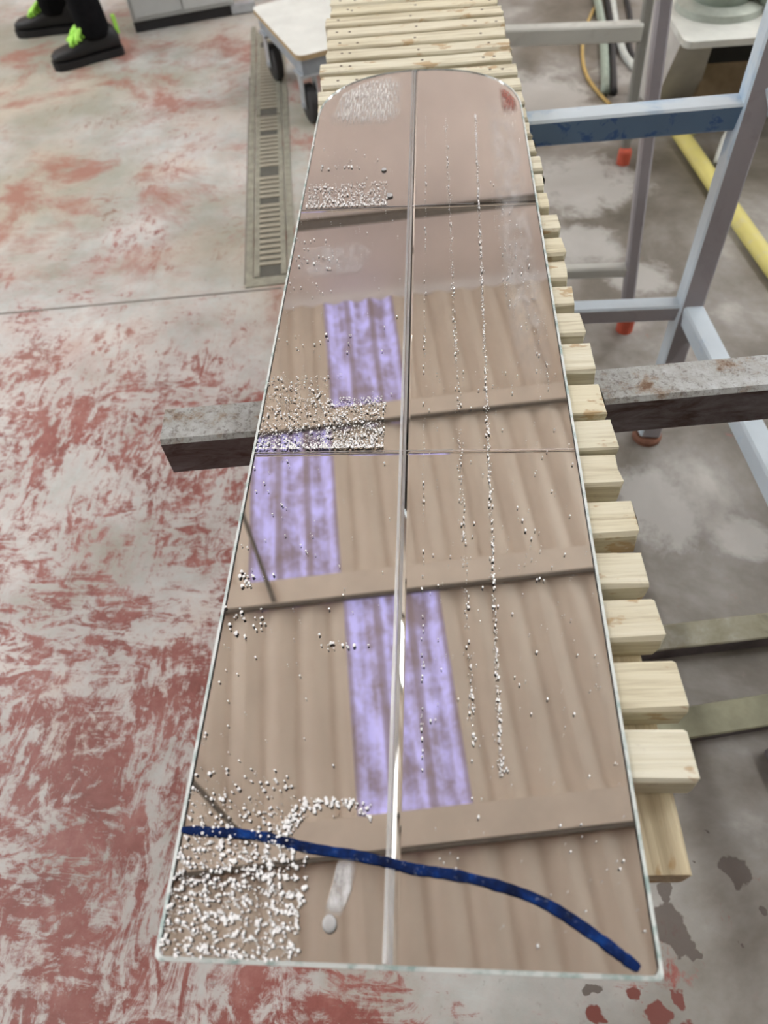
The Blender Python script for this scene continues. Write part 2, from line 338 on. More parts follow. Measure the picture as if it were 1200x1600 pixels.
# ------------------------------------------------------------------ mesh helpers
class MB:
    def __init__(s): s.v = []; s.f = []; s.mi = []; s.mats = []
    def _m(s, m):
        if m not in s.mats: s.mats.append(m)
        return s.mats.index(m)
    def add(s, vs, fs, m):
        o = len(s.v); s.v += [tuple(v) for v in vs]; k = s._m(m)
        for f in fs: s.f.append([i + o for i in f]); s.mi.append(k)
    def box(s, lo, hi, m, mat=None, top=None):
        vs = [Vector((x, y, z)) for z in (lo[2], hi[2]) for y in (lo[1], hi[1]) for x in (lo[0], hi[0])]
        if mat is not None: vs = [mat @ v for v in vs]
        s.add(vs, [(0, 2, 3, 1), (0, 1, 5, 4), (1, 3, 7, 5), (3, 2, 6, 7), (2, 0, 4, 6)], m)
        s.add([vs[4], vs[5], vs[7], vs[6]], [(0, 1, 2, 3)], top or m)
    def cbox(s, lo, hi, m, c=0.004, mat=None, top=None):
        """box along x with chamfered long edges"""
        y0, y1, z0, z1 = lo[1], hi[1], lo[2], hi[2]
        prof = [(y0 + c, z0), (y1 - c, z0), (y1, z0 + c), (y1, z1 - c), (y1 - c, z1), (y0 + c, z1), (y0, z1 - c), (y0, z0 + c)]
        vs = [Vector((x, y, z)) for x in (lo[0], hi[0]) for (y, z) in prof]
        if mat is not None: vs = [mat @ v for v in vs]
        o = len(s.v); s.v += [tuple(v) for v in vs]
        k = s._m(m); kt = s._m(top or m)
        for i in range(8):
            j = (i + 1) % 8
            s.f.append([o + i, o + 8 + i, o + 8 + j, o + j]); s.mi.append(kt if i in (3, 4, 5) else k)
        s.f.append([o + i for i in range(8)]); s.mi.append(k)
        s.f.append([o + 15 - i for i in range(8)]); s.mi.append(k)
    def bar(s, a, b, w, h, m, top=None, c=0.004, up=(0, 0, 1)):
        a, b = Vector(a), Vector(b); d = (b - a); L = d.length; x = d.normalized()
        y = Vector(up).cross(x).normalized(); z = x.cross(y)
        mt = Matrix((x, y, z)).transposed().to_4x4(); mt.translation = a
        s.cbox((0, -w / 2, -h / 2), (L, w / 2, h / 2), m, c, mt, top)
    def tube(s, pts, r, m, seg=10, caps=True):
        pts = [Vector(p) for p in pts]; n = len(pts); o = len(s.v); k = s._m(m)
        ref = Vector((0, 0, 1))
        for i, p in enumerate(pts):
            t = (pts[min(i + 1, n - 1)] - pts[max(i - 1, 0)]).normalized()
            a = ref if abs(t.dot(ref)) < 0.95 else Vector((1, 0, 0))
            u = a.cross(t).normalized(); v = t.cross(u)
            rr = r[i] if isinstance(r, (list, tuple)) else r
            for j in range(seg):
                g = 2 * math.pi * j / seg
                s.v.append(tuple(p + u * math.cos(g) * rr + v * math.sin(g) * rr))
        for i in range(n - 1):
            for j in range(seg):
                q = (j + 1) % seg
                s.f.append([o + i * seg + j, o + i * seg + q, o + (i + 1) * seg + q, o + (i + 1) * seg + j]); s.mi.append(k)
        if caps:
            s.f.append([o + j for j in reversed(range(seg))]); s.mi.append(k)
            s.f.append([o + (n - 1) * seg + j for j in range(seg)]); s.mi.append(k)
    def lathe(s, prof, m, c=(0, 0, 0), seg=28, mat=None):
        o = len(s.v); k = s._m(m); n = len(prof)
        for (r, z) in prof:
            for j in range(seg):
                g = 2 * math.pi * j / seg
                v = Vector((r * math.cos(g), r * math.sin(g), z))
                if mat is not None: v = mat @ v
                s.v.append(tuple(v + Vector(c)))
        for i in range(n - 1):
            for j in range(seg):
                q = (j + 1) % seg
                s.f.append([o + i * seg + j, o + i * seg + q, o + (i + 1) * seg + q, o + (i + 1) * seg + j]); s.mi.append(k)
        s.f.append([o + j for j in reversed(range(seg))]); s.mi.append(k)
        s.f.append([o + (n - 1) * seg + j for j in range(seg)]); s.mi.append(k)
    def prism(s, poly, z0, z1, m, top=None):
        n = len(poly); o = len(s.v); k = s._m(m); kt = s._m(top or m)
        s.v += [(x, y, z0) for x, y in poly] + [(x, y, z1) for x, y in poly]
        for i in range(n):
            j = (i + 1) % n; s.f.append([o + i, o + j, o + n + j, o + n + i]); s.mi.append(k)
        s.f.append([o + i for i in reversed(range(n))]); s.mi.append(k)
        s.f.append([o + n + i for i in range(n)]); s.mi.append(kt)
    def mesh(s, name, smooth=False):
        me = bpy.data.meshes.new(name); me.from_pydata(s.v, [], s.f)
        for m in s.mats: me.materials.append(M[m])
        me.polygons.foreach_set('material_index', s.mi)
        if smooth: me.polygons.foreach_set('use_smooth', [True] * len(s.f))
        me.update(); return me
    def build(s, name, parent=None, smooth=False, loc=None, auto=None):
        me = s.mesh(name, smooth)
        if auto: me.set_sharp_from_angle(angle=R(auto))
        o = bpy.data.objects.new(name, me); col.objects.link(o)
        if parent: o.parent = parent
        if loc: o.location = loc
        return o

def empty(name, loc=(0, 0, 0), rz=0):
    o = bpy.data.objects.new(name, None); col.objects.link(o); o.location = loc; o.rotation_euler.z = rz
    o.empty_display_size = 0.05
    return o
def tag(o, label, cat, group=None, kind=None):
    o['label'] = label; o['category'] = cat
    if group: o['group'] = group
    if kind: o['kind'] = kind
    return o
def struct(o, label=None):
    o['kind'] = 'structure'
    if label: o['label'] = label
    return o
def smooth_path(pts, n=8):
    """Catmull-Rom through points"""
    P = [Vector(p) for p in pts]; P = [2 * P[0] - P[1]] + P + [2 * P[-1] - P[-2]]; out = []
    for i in range(1, len(P) - 2):
        a, b, c, d = P[i - 1:i + 3]
        for k in range(n):
            t = k / n
            out.append(0.5 * ((2 * b) + (c - a) * t + (2 * a - 5 * b + 4 * c - d) * t * t + (3 * b - a - 3 * c + d) * t ** 3))
    out.append(P[-2]); return out

# ------------------------------------------------------------------ the hall
ROOM_RZ = R(7.5)
ROOM = Matrix.Rotation(ROOM_RZ, 4, 'Z')
U0, U1, V0, V1, H = -7.0, 7.0, -4.6, 7.80, 6.0

m = MB(); m.box((-9, -6, -0.1), (9, 11, 0), 'floor')
floor = struct(m.build('floor'), 'concrete floor smeared with pale slurry and red residue')
# expansion joint across the floor
m = MB(); m.bar((-6.0, 1.57, 0.0005), (-0.523, 2.103, 0.0005), 0.008, 0.003, 'joint', c=0.0005); m.build('joint', floor)
m = MB(); m.bar((-0.655, 2.13, 0.0005), (-0.9, 3.85, 0.0005), 0.02, 0.003, 'joint', c=0.0005); m.build('joint', floor)

def ribbed(w, L, pitch=0.3, depth=0.05, mat='roof'):
    """sheet with trapezoid ribs running along y, hanging at z=0, ribs stand up"""
    xs = []; k = 0; n = int(round(w / pitch))
    for i in range(n):
        x = i * pitch
        xs += [(x + pitch * q / 8, depth * (0.5 - 0.5 * math.cos(2 * math.pi * q / 8))) for q in range(8)]
    xs.append((w, 0))
    m = MB(); N = len(xs)
    vs = [(x, y, z) for y in (0, L) for x, z in xs]
    m.add(vs, [(i, i + N, i + N + 1, i + 1) for i in range(N - 1)], mat)
    return m.mesh('roof_sheet' if mat == 'roof' else 'skylight_pane', True)

ceiling = empty('ceiling', (0, 0, H), ROOM_RZ); struct(ceiling, 'tan ribbed roof sheets on cross beams')
sheet_me = ribbed(0.9, 2.24); sky_me = ribbed(0.9, 2.24, mat='skylight')
BEAMS = [1.07 + 2.19 * k for k in range(-2, 3)]
sky_cells = {(0, 2): 1, (-1, 3): 2, (0, 4): 3}
rows = [-4.62 + 1.31 - 0.0]
vstarts = [BEAMS[0] - 2.19] + BEAMS
for r, v in enumerate(vstarts):
    for c in range(-8, 8):
        u = -0.43 + 0.9 * c
        if (c, r - 1) in sky_cells:
            continue
        o = bpy.data.objects.new('roof_sheet', sheet_me); col.objects.link(o); o.parent = ceiling; o.location = (u, v, 0.02)
for (c, r), k in sky_cells.items():
    o = bpy.data.objects.new('window_%d' % k, sky_me.copy()); col.objects.link(o)
    o.rotation_euler.z = ROOM_RZ
    o.location = ROOM @ Vector((-0.43 + 0.9 * c, vstarts[r + 1], H + 0.02))
    struct(o, 'grimy lilac translucent roof light between roof sheets')
for v in BEAMS:
    m = MB(); m.box((U0, v, -0.05), (U1, v + 0.25, 0.02), 'roof_beam'); m.build('roof_beam', ceiling)
    m = MB(); m.box((U0, v - 0.035, -0.045), (U1, v - 0.001, 0.0), 'roof_dark'); m.build('beam_shadow_strip', ceiling)  # dark strip stands in for the shadow line beside the beam
# thin diagonal bracing rods under the roof
for a, b in (((-1.951, 4.144), (-1.483, 3.108)), ((-1.955, 1.504), (-1.40, 1.04))):
    m = MB(); ia = ROOM.inverted() @ Vector((*a, 0)); ib = ROOM.inverted() @ Vector((*b, 0))
    e = (ia - ib) * 0.9
    m.tube([(ia.x + e.x, ia.y + e.y, -0.06), (ib.x, ib.y, -0.06)], 0.022, 'roof_dark', 8); m.build('bracing_rod', ceiling)

def wall(name, lo, hi, label):
    m = MB(); m.box(lo, hi, 'wall'); o = m.build(name); o.rotation_euler.z = ROOM_RZ; return struct(o, label)
wall('wall_far', (U0, V1, 0), (U1, V1 + 0.2, H + 0.3), 'plain tan rendered wall')
wall('wall_left', (U0 - 0.2, V0, 0), (U0, V1, H + 0.3), 'tan side wall with added glowing panes')
wall('wall_right', (U1, V0, 0), (U1 + 0.2, V1, H + 0.3), 'tan side wall with added glowing panes')
o = wall('wall_near', (U0, V0 - 0.2, 0), (U1, V0, H + 0.3), 'unseen rear wall, darkened to cut bounce light'); o.data.materials[0] = M['dark_rear']  # unseen wall kept dark so that it bounces little light
# conduit running across the far wall
m = MB(); m.box((U0, V1 - 0.07, 4.90), (U1, V1 - 0.001, 5.00), 'roof_dark'); o = m.build('trim_1'); o.rotation_euler.z = ROOM_RZ; struct(o, 'dark conduit along the far wall')
k = 4  # unseen glowing side panes, added to light the hall and its ceiling
for side, uu in ((-1, U0), (1, U1)):
    for vc in (2.2, 5.6):
        m = MB(); t = 0.04
        x0, x1 = (uu + 0.001, uu + 0.03) if side < 0 else (uu - 0.03, uu - 0.001)
        m.box((x0, vc - 1.4, 2.6), (x1, vc + 1.4, 4.6), 'added_pane')
        o = m.build('window_%d' % k); o.rotation_euler.z = ROOM_RZ; struct(o, 'tall glowing pane added out of view to light the hall'); k += 1
        f = MB()
        xa, xb = (uu + 0.03, uu + 0.07) if side < 0 else (uu - 0.07, uu - 0.03)
        for q in range(5): f.box((xa, vc - 1.42 + 0.7 * q, 2.56), (xb, vc - 1.38 + 0.7 * q, 4.64), 'frame_metal')
        for z in (2.56, 3.58, 4.6): f.box((xa, vc - 1.42, z), (xb, vc + 1.42, z + 0.04), 'frame_metal')
        f.build('window_frame', o)
# added unseen lamps, two hanging rows that supply soft overhead light
k = 0
for u in (-3.7, 3.7):
    for vi, v in enumerate((-0.7, 2.3, 5.6)):
        e = empty('added_lamp', ROOM @ Vector((u, v, 5.2)), ROOM_RZ)
        tag(e, 'added unseen linear lamp over the %s side, %s of its row' % ('left' if u < 0 else 'right', ('rearmost', 'middle one', 'farthest')[vi]), 'lamp', 'added hall lamps')
        m = MB(); m.box((-0.28, -0.8, 0.01), (0.28, 0.8, 0.09), 'grey_white'); m.build('housing', e)
        m = MB(); m.box((-0.25, -0.77, 0.0), (0.25, 0.77, 0.009), 'lamp'); m.build('diffuser', e)
        for s in (-0.6, 0.6):
            m = MB(); m.tube([(0, s, 0.09), (0, s, 0.815)], 0.006, 'roof_dark', 6); m.build('hanger', e)

# ------------------------------------------------------------------ the slatted rack
ZT = 0.895      # slat tops
RACK_RZ = R(2.28)
rack = empty('slatted_rack', (0.2595, 0.15, 0), RACK_RZ)     # local x=0 at the right slat ends, y along the rack
tag(rack, 'long rack of raw pine slats carrying the mirror', 'rack')
ys = [0.0, 0.064, 0.137, 0.199, 0.264, 0.334, 0.390, 0.449, 0.525, 0.601, 0.665, 0.726]
widths = [0.047, 0.051, 0.047, 0.044, 0.047, 0.047, 0.048, 0.055, 0.057, 0.048, 0.045, 0.045]
while ys[-1] < 2.45:
    ys.append(ys[-1] + random.uniform(0.060, 0.068)); widths.append(random.uniform(0.044, 0.050))
def slat_mesh(wd, i):
    rnd = random.Random(100 + i)
    xl = -0.410 + rnd.uniform(-0.006, 0.006); xr = rnd.uniform(-0.005, 0.005)
    if i == 1: xr = 0.006
    N = 7; T = 0.04; m = MB(); rings = []
    for a in range(N):
        x = xl + (xr - xl) * a / (N - 1)
        j = lambda s=0.0012: rnd.uniform(-s, s)
        c = 0.0015 + rnd.uniform(0, 0.0025)
        cc = 0.0015 + rnd.uniform(0, 0.0035)
        sk = j(0.003)
        endw = rnd.uniform(-0.004, 0.002) if a in (0, N - 1) else 0
        y0, y1 = j(), wd + j()
        ring = [(x + endw, y0 + 0.002, -T), (x, y1 - 0.002, -T), (x + j(.002), y1, -T + .003), (x + j(.003), y1, -c), (x, y1 - c, 0), (x + j(.003), wd * .5, 0), (x + j(.003), y0 + cc, 0), (x + j(.003), y0, -cc * 1.1), (x, y0 + sk * .2, -T * .55), (x + endw, y0, -T + .003)]
        rings.append(ring)
    P = len(rings[0]); vs = [p for r in rings for p in r]; fs = []
    for a in range(N - 1):
        for b in range(P):
            q = (b + 1) % P
            fs.append((a * P + b, a * P + q, (a + 1) * P + q, (a + 1) * P + b)[::-1])
    fs.append(tuple(range(P))); fs.append(tuple((N - 1) * P + b for b in reversed(range(P))))
    m.add(vs, fs, 'pine'); return m
nail_m = MB(); nail_m.lathe([(0.0034, -0.003), (0.0034, 0.0002), (0.002, 0.0004)], 'nail', seg=8); nail_me = nail_m.mesh('nail')
for i, y in enumerate(ys):
    o = slat_mesh(widths[i], i).build('slat', rack, loc=(0, y, ZT - 0.0006))
    o.rotation_euler.z = random.uniform(-0.008, 0.008)
    for nx in (-0.375, -0.345, -0.205, -0.055, -0.03):
        if nx in (-0.345, -0.03) and random.random() < 0.35: continue
        if i < 16 and nx > -0.1: continue
        q = bpy.data.objects.new('nail', nail_me); col.objects.link(q); q.parent = o
        q.location = (nx + random.uniform(-0.012, 0.012), widths[i] * random.uniform(0.35, 0.65), 0)
for x in (-0.385, -0.23, -0.062):
    m = MB(); m.cbox((-0.068, 0, -0.02), (2.5, 0.05, 0.02), 'rail_pine', 0.004)
    o = m.build('rail', rack, loc=(x + 0.05, 0, ZT - 0.06)); o.rotation_euler.z = R(90)

# ------------------------------------------------------------------ square steel beam under the rack
BT = ZT - 0.08 - 0.0005     # underside of the rails
beam = empty('steel_beam', (-0.372, 0.668, 0), R(5.75)); tag(beam, 'square galvanised steel beam with rust crossing under the slats', 'beam')
m = MB(); m.cbox((0, -0.036, BT - 0.074), (1.75, 0.036, BT), 'beam_side', 0.006, None, 'beam'); m.build('tube', beam)
m = MB(); m.bar((1.6, 0, 0.012), (1.6, 0, BT - 0.074), 0.07, 0.07, 'beam_side', up=(0, 1, 0)); m.build('post', beam)
m = MB(); m.box((1.48, -0.12, 0), (1.72, 0.12, 0.012), 'beam_side'); m.build('foot_plate', beam)

# ------------------------------------------------------------------ the mirror
ZM = 0.900; TH = 0.005
mirror = empty('mirror', (0, 0, ZT)); tag(mirror, 'tall arched mirror with engraved cross lines lying on pine slats', 'mirror')
def outline(inset=0.0, seg=40):
    W = 0.2 - inset; b = 0.195 - inset; ys_ = 1.4049; pts = []
    rc = 0.006
    for cxx, a0 in ((-W + rc, 180), (W - rc, 270)):
        for k in range(5):
            g = R(a0 + 90 * k / 4); pts.append((cxx + rc * math.cos(g), inset + rc + rc * math.sin(g)))
    ex = 2.25
    for k in range(seg + 1):
        g = math.pi * k / seg; cgs, sg = math.cos(g), math.sin(g)
        pts.append((W * math.copysign(abs(cgs) ** (2 / ex), cgs), ys_ + b * abs(sg) ** (2 / ex)))
    return pts
EDGE = 0.0034
# glass sheet with V grooves cut into its face
gm = MB(); gm.prism(outline(EDGE), 0.0006, TH, 'glass'); glass = gm.build('glass_sheet', mirror)
def cutter(a, b, wd, dp):
    m = MB(); a, b = Vector(a), Vector(b); d = (b - a).normalized(); s = Vector((-d.y, d.x, 0))
    vs = []
    for p in (a, b): vs += [p + s * wd * 1.0 + Vector((0, 0, TH + dp)), p - s * wd * 1.0 + Vector((0, 0, TH + dp)), p + Vector((0, 0, TH - dp))]
    m.add(vs, [(0, 1, 2), (3, 5, 4), (0, 3, 4, 1), (1, 4, 5, 2), (2, 5, 3, 0)], 'glass')
    o = m.build('cutter'); bm = bmesh.new(); bm.from_mesh(o.data); bmesh.ops.recalc_face_normals(bm, faces=bm.faces); bm.to_mesh(o.data); bm.free(); return o
GX = -0.0078; GW = 0.017; GD = 0.0021
cuts = [((GX, -0.05, 0), (GX, 1.7, 0), GW, GD), ((-0.3, 0.5345, 0), (0.3, 0.5345, 0), 0.006, 0.0011), ((-0.3, 1.077, 0), (0.3, 1.077, 0), 0.006, 0.0011)]
tmp = []
for a, b, wd, dp in cuts:
    c = cutter(a, b, wd / 2, dp); tmp.append(c); c.parent = mirror
    md = glass.modifiers.new('cut', 'BOOLEAN'); md.operation = 'DIFFERENCE'; md.solver = 'EXACT'; md.object = c
bpy.context.view_layer.update()
dg = bpy.context.evaluated_depsgraph_get()
gme = bpy.data.meshes.new_from_object(glass.evaluated_get(dg)); glass.modifiers.clear(); glass.data = gme; gme.name = 'glass_sheet'
for c in tmp: bpy.data.objects.remove(c)
m = MB(); m.prism(outline(EDGE), 0.0001, 0.0004, 'silver'); m.build('silver_backing', mirror)
# ground edge: a chamfered band all round
oo, ii = outline(0.0), outline(EDGE)
m = MB(); n = len(oo)
vs = [(x, y, 0.0) for x, y in oo] + [(x, y, TH - 0.0012) for x, y in oo] + [(x, y, TH) for x, y in ii] + [(x, y, 0.0) for x, y in ii]
fs = []
for i in range(n):
    j = (i + 1) % n
    for a in range(4):
        b = (a + 1) % 4; fs.append((a * n + i, a * n + j, b * n + j, b * n + i))
m.add(vs, fs, 'edge'); m.build('ground_edge', mirror)['label'] = 'pale ground glass edge'
# blue crayon stroke
mk = [(-0.197, 0.098), (-0.13, 0.095), (-0.084, 0.0865), (-0.039, 0.081), (-0.006, 0.075), (0.01, 0.072), (0.047, 0.068), (0.089, 0.059), (0.119, 0.048), (0.151, 0.029), (0.169, 0.0165), (0.182, 0.0075)]
path = smooth_path([(x, y, TH) for x, y in mk], 6)
m = MB(); rnd = random.Random(3); L = []
for i, p in enumerate(path):
    t = (path[min(i + 1, len(path) - 1)] - path[max(i - 1, 0)]).normalized(); s = Vector((-t.y, t.x, 0))
    hw = 0.0040 + rnd.uniform(-0.0005, 0.0005)
    if i in (0, len(path) - 1): hw *= 0.6
    L.append([p - s * hw, p - s * hw * .7 + Vector((0, 0, .0005)), p + s * hw * .7 + Vector((0, 0, .0005)), p + s * hw])
vs = [v for r in L for v in r]; fs = [(a * 4 + b, (a + 1) * 4 + b, (a + 1) * 4 + b + 1, a * 4 + b + 1) for a in range(len(L) - 1) for b in range(3)]
m.add(vs, fs, 'marker'); o = m.build('crayon_stroke', mirror, True); o['label'] = 'dark blue wax crayon stroke'
def glint_strip(x0, z0, x1, z1, y0, y1, along='y'):
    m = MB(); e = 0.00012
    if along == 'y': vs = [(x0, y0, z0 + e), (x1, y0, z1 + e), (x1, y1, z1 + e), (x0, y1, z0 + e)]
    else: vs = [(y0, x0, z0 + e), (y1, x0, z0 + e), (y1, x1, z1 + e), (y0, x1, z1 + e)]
    m.add(vs, [(0, 1, 2, 3)], 'ground'); o = m.build('groove_glint', mirror); o['label'] = 'painted highlight along the engraved groove'
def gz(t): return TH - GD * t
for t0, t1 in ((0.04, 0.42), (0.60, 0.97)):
    glint_strip(GX - GW / 2 * (1 - t0), gz(t0), GX - GW / 2 * (1 - t1), gz(t1), 0.004, 1.596)
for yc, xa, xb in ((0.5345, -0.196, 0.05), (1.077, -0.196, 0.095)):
    glint_strip(yc + 0.0022, TH - 0.0003, yc + 0.0010, TH - 0.0007, xa, xb, 'x')
# residue films
def film_patch(name, poly, mat, label, z=0.0004):
    m = MB(); m.add([(x, y, TH + z) for x, y in poly], [tuple(range(len(poly)))], mat)
    o = m.build(name, mirror); o['label'] = label; return o
film_patch('red_residue', [(0.162, 1.39), (0.192, 1.385), (0.191, 1.43), (0.178, 1.47), (0.165, 1.495), (0.158, 1.50), (0.157, 1.45)], 'red_film', 'red polishing residue smear')
film_patch('dried_slurry', [(-0.18, 1.37), (-0.06, 1.36), (-0.03, 1.42), (-0.028, 1.585), (-0.07, 1.57), (-0.115, 1.545), (-0.155, 1.50)], 'white_film', 'white dried streaks')
film_patch('dried_slurry', [(0.135, 0.60), (0.188, 0.62), (0.188, 1.37), (0.155, 1.50), (0.13, 1.51), (0.128, 1.0)], 'haze_film', 'thin whitish drying haze')
film_patch('drying_haze', [(-0.19, 0.885), (-0.09, 0.90), (-0.06, 0.945), (-0.10, 0.985), (-0.19, 0.96)], 'haze_film', 'thin whitish drying haze')

# water on the mirror: beads too many to count, gathered by patch
def dome(m, x, y, rx, ry, h, ang, mat, seg=7):
    o = len(m.v); k = m._m(mat); ca, sa = math.cos(ang), math.sin(ang)
    for (q, z) in ((1.0, 0.0), (0.86, 0.55), (0.5, 0.9)):
        for j in range(seg):
            g = 2 * math.pi * j / seg; a, b = rx * q * math.cos(g), ry * q * math.sin(g)
            m.v.append((x + a * ca - b * sa, y + a * sa + b * ca, z * h))
    m.v.append((x, y, h))
    for r in range(2):
        for j in range(seg):
            q = (j + 1) % seg; m.f.append([o + r * seg + j, o + r * seg + q, o + (r + 1) * seg + q, o + (r + 1) * seg + j]); m.mi.append(k)
    for j in range(seg): m.f.append([o + 2 * seg + j, o + 2 * seg + (j + 1) % seg, o + 3 * seg]); m.mi.append(k)
    m.f.append([o + j for j in reversed(range(seg))]); m.mi.append(k)
def inside(x, y): return abs(x) < 0.196 and 0.003 < y < 1.40
def beads(name, label, gen, n, rmin, rmax, seed, mat='whitened', asp=(0.8, 1.5), ang=0.0):
    rnd = random.Random(seed); m = MB(); c = 0
    while c < n:
        p = gen(rnd)
        if p is None or not inside(*p): continue
        r = rmin + (rmax - rmin) * rnd.random() ** 2.2
        dome(m, p[0], p[1], r, r * rnd.uniform(*asp), r * rnd.uniform(0.3, 0.5), ang + rnd.uniform(-0.3, 0.3), mat); c += 1
    o = m.build(name, None, True, loc=(0, 0, ZM)); return tag(o, label, 'water', None, 'stuff')
def lower_left(rnd):
    x = rnd.uniform(-0.196, -0.03); y = rnd.uniform(0.003, 0.17)
    if y < 0.085:
        if x > -0.085 + rnd.uniform(-0.004, 0.004): return None
        q = math.sin(x * 170 + y * 330) * math.sin(x * 410 - y * 250 + 1.3) + 0.6 * math.sin(y * 520 + x * 60)
        return (x, y) if rnd.random() < 0.55 + 0.45 * q else None
    if math.hypot((x + 0.06) / 0.045, (y - 0.075) / 0.045) < 1: return None          # dry arc left by a wipe
    dens = max(0, 1 - (y - 0.085) / 0.075) * 0.35
    if x > -0.12 and math.hypot((x + 0.06) / 0.06, (y - 0.075) / 0.055) < 1: dens = 1.0
    if x > -0.1 and y > 0.128: return None
    return (x, y) if rnd.random() < dens else None
beads('water_beads', 'dense water beads with glints painted white in the mirror corner beside the blue stroke', lower_left, 1700, 0.0005, 0.0019, 11, asp=(0.7, 1.3))
def middle(rnd):
    x = rnd.uniform(-0.197, -0.036); t = rnd.random(); y = 0.542 + 0.13 * t ** 2.0
    if x > -0.115: 
        if y > 0.63: return None
    elif rnd.random() < 0.45: return None
    return (x, y)
beads('water_beads', 'fine water beads with glints painted white above the middle engraved line, left half', middle, 1900, 0.0005, 0.0015, 12)
def upper(rnd):
    x = rnd.uniform(-0.19, -0.05); t = rnd.random(); y = 1.085 + 0.075 * t ** 1.8
    return (x, y)
beads('water_beads', 'fine water beads above the upper engraved line, left half', upper, 800, 0.0005, 0.0013, 13, asp=(1.0, 2.6))
def scattered(rnd):
    x = rnd.uniform(-0.196, -0.02); y = rnd.uniform(0.10, 1.3)
    if rnd.random() > 0.25 + 0.75 * max(0, (-0.1 - x) / 0.1): return None
    return (x, y)
beads('water_beads', 'sparse single water beads scattered over the left half', scattered, 260, 0.0005, 0.0014, 14, asp=(0.9, 1.6))
def rows_of(rnd):
    r = rnd.choice([(1.215, -0.185, -0.10, 0.006), (0.93, -0.19, -0.12, 0.02), (0.745, -0.19, -0.06, 0.012), (0.30, -0.19, -0.15, 0.02), (0.275, -0.095, -0.04, 0.004), (0.355, -0.19, -0.17, 0.01)])
    return (rnd.uniform(r[1], r[2]), r[0] + rnd.uniform(-1, 1) * r[3])
beads('water_beads', 'larger paired water beads in short rows, left half', rows_of, 90, 0.0009, 0.0022, 15, asp=(0.9, 1.5))
def trails(rnd):
    k = rnd.random()
    y = rnd.uniform(0.15, 1.53)
    if k < 0.45: x = 0.112 - (1.55 - y) * 0.019 + rnd.gauss(0, 0.0012)
    elif k < 0.65: x = 0.055 + (0.97 - y) * 0.008 + rnd.gauss(0, 0.0016)
    elif k < 0.72: x = 0.014 + rnd.gauss(0, 0.0008)
    else:
        if y < 0.35: return None
        x = rnd.uniform(0.125, 0.185)
        if math.sin(y * 9 + x * 40) < 0.1: return None
    return (x, min(y, 1.52)) if inside(x, min(y, 1.39)) else None
def trails2(rnd):
    p = trails(rnd)
    if p is None or p[1] > 1.39: return None
    return p
beads('water_beads', 'thin trails of tiny water beads running down the right half', trails2, 1500, 0.0004, 0.0011, 16, asp=(1.0, 2.4))
def sparse_right(rnd): return (rnd.uniform(0.02, 0.195), rnd.uniform(0.02, 0.7))
beads('water_beads', 'sparse pale specks over the near right half', sparse_right, 220, 0.0004, 0.0011, 17, asp=(0.9, 1.8))
# single big drops
for (x, y, r, a, lab) in [(-0.060, 1.198, 0.0045, 1.35, 'big clear water drop left of the centre groove, farther of the pair'), (-0.047, 1.113, 0.0055, 1.3, 'big clear water drop touching the upper engraved line, nearer of the pair'), (-0.060, 0.030, 0.0058, 1.2, 'big milky water drop near the bottom edge of the mirror')]:
    m = MB(); dome(m, 0, 0, r, r * a, r * 0.4, 0.1, 'water', 18)
    o = m.build('water_drop', None, True, loc=(x, y, ZM)); tag(o, lab, 'water drop', 'single big drops on the mirror')
film_patch('water_smear', [(-0.066, 0.034), (-0.052, 0.034), (-0.044, 0.055), (-0.040, 0.078), (-0.056, 0.080), (-0.060, 0.058)], 'smear_film', 'faint pale smear left by running water')

# ------------------------------------------------------------------ blue and white steel frame, right
fr = empty('steel_frame', (0.63, 1.36, 0)); tag(fr, 'white and blue painted square-tube steel frame right of the rack', 'frame')
F = Vector((0.63, 1.36, 0)); J = Vector((0.71, 1.59, 0.815)); Lj = F + (J - F) * 0.45
def fbar(name, a, b, wdt, mat, top=None, up=(0, 0, 1)):
    m = MB(); m.bar(Vector(a) - F, Vector(b) - F, wdt, wdt, mat, top, 0.005, up); return m.build(name, fr)  # paler top faces put overhead light into the paint colour
D = (J - F)
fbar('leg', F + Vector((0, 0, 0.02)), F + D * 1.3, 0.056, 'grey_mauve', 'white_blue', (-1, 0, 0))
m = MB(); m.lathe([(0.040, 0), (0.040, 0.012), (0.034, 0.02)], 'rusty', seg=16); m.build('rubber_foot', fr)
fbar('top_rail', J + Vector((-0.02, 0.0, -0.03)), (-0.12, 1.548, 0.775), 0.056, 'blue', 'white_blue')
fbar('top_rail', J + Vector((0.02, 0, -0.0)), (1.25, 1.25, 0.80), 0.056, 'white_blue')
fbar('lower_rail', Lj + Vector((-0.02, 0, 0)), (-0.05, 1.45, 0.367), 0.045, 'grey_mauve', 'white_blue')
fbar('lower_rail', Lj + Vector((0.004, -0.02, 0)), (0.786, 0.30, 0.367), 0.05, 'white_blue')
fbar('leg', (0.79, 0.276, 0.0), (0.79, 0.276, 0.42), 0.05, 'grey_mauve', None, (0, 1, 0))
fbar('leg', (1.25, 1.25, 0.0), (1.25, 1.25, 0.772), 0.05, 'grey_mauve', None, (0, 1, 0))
F3 = Vector((-0.05, 1.45, 0))
m = MB(); m.bar(F3 - F + Vector((0, 0, 0.0)), Vector((-0.09, 1.545, 0.75)) - F, 0.05, 0.05, 'grey_mauve', None, 0.005, (0, 1, 0)); m.build('leg', fr)

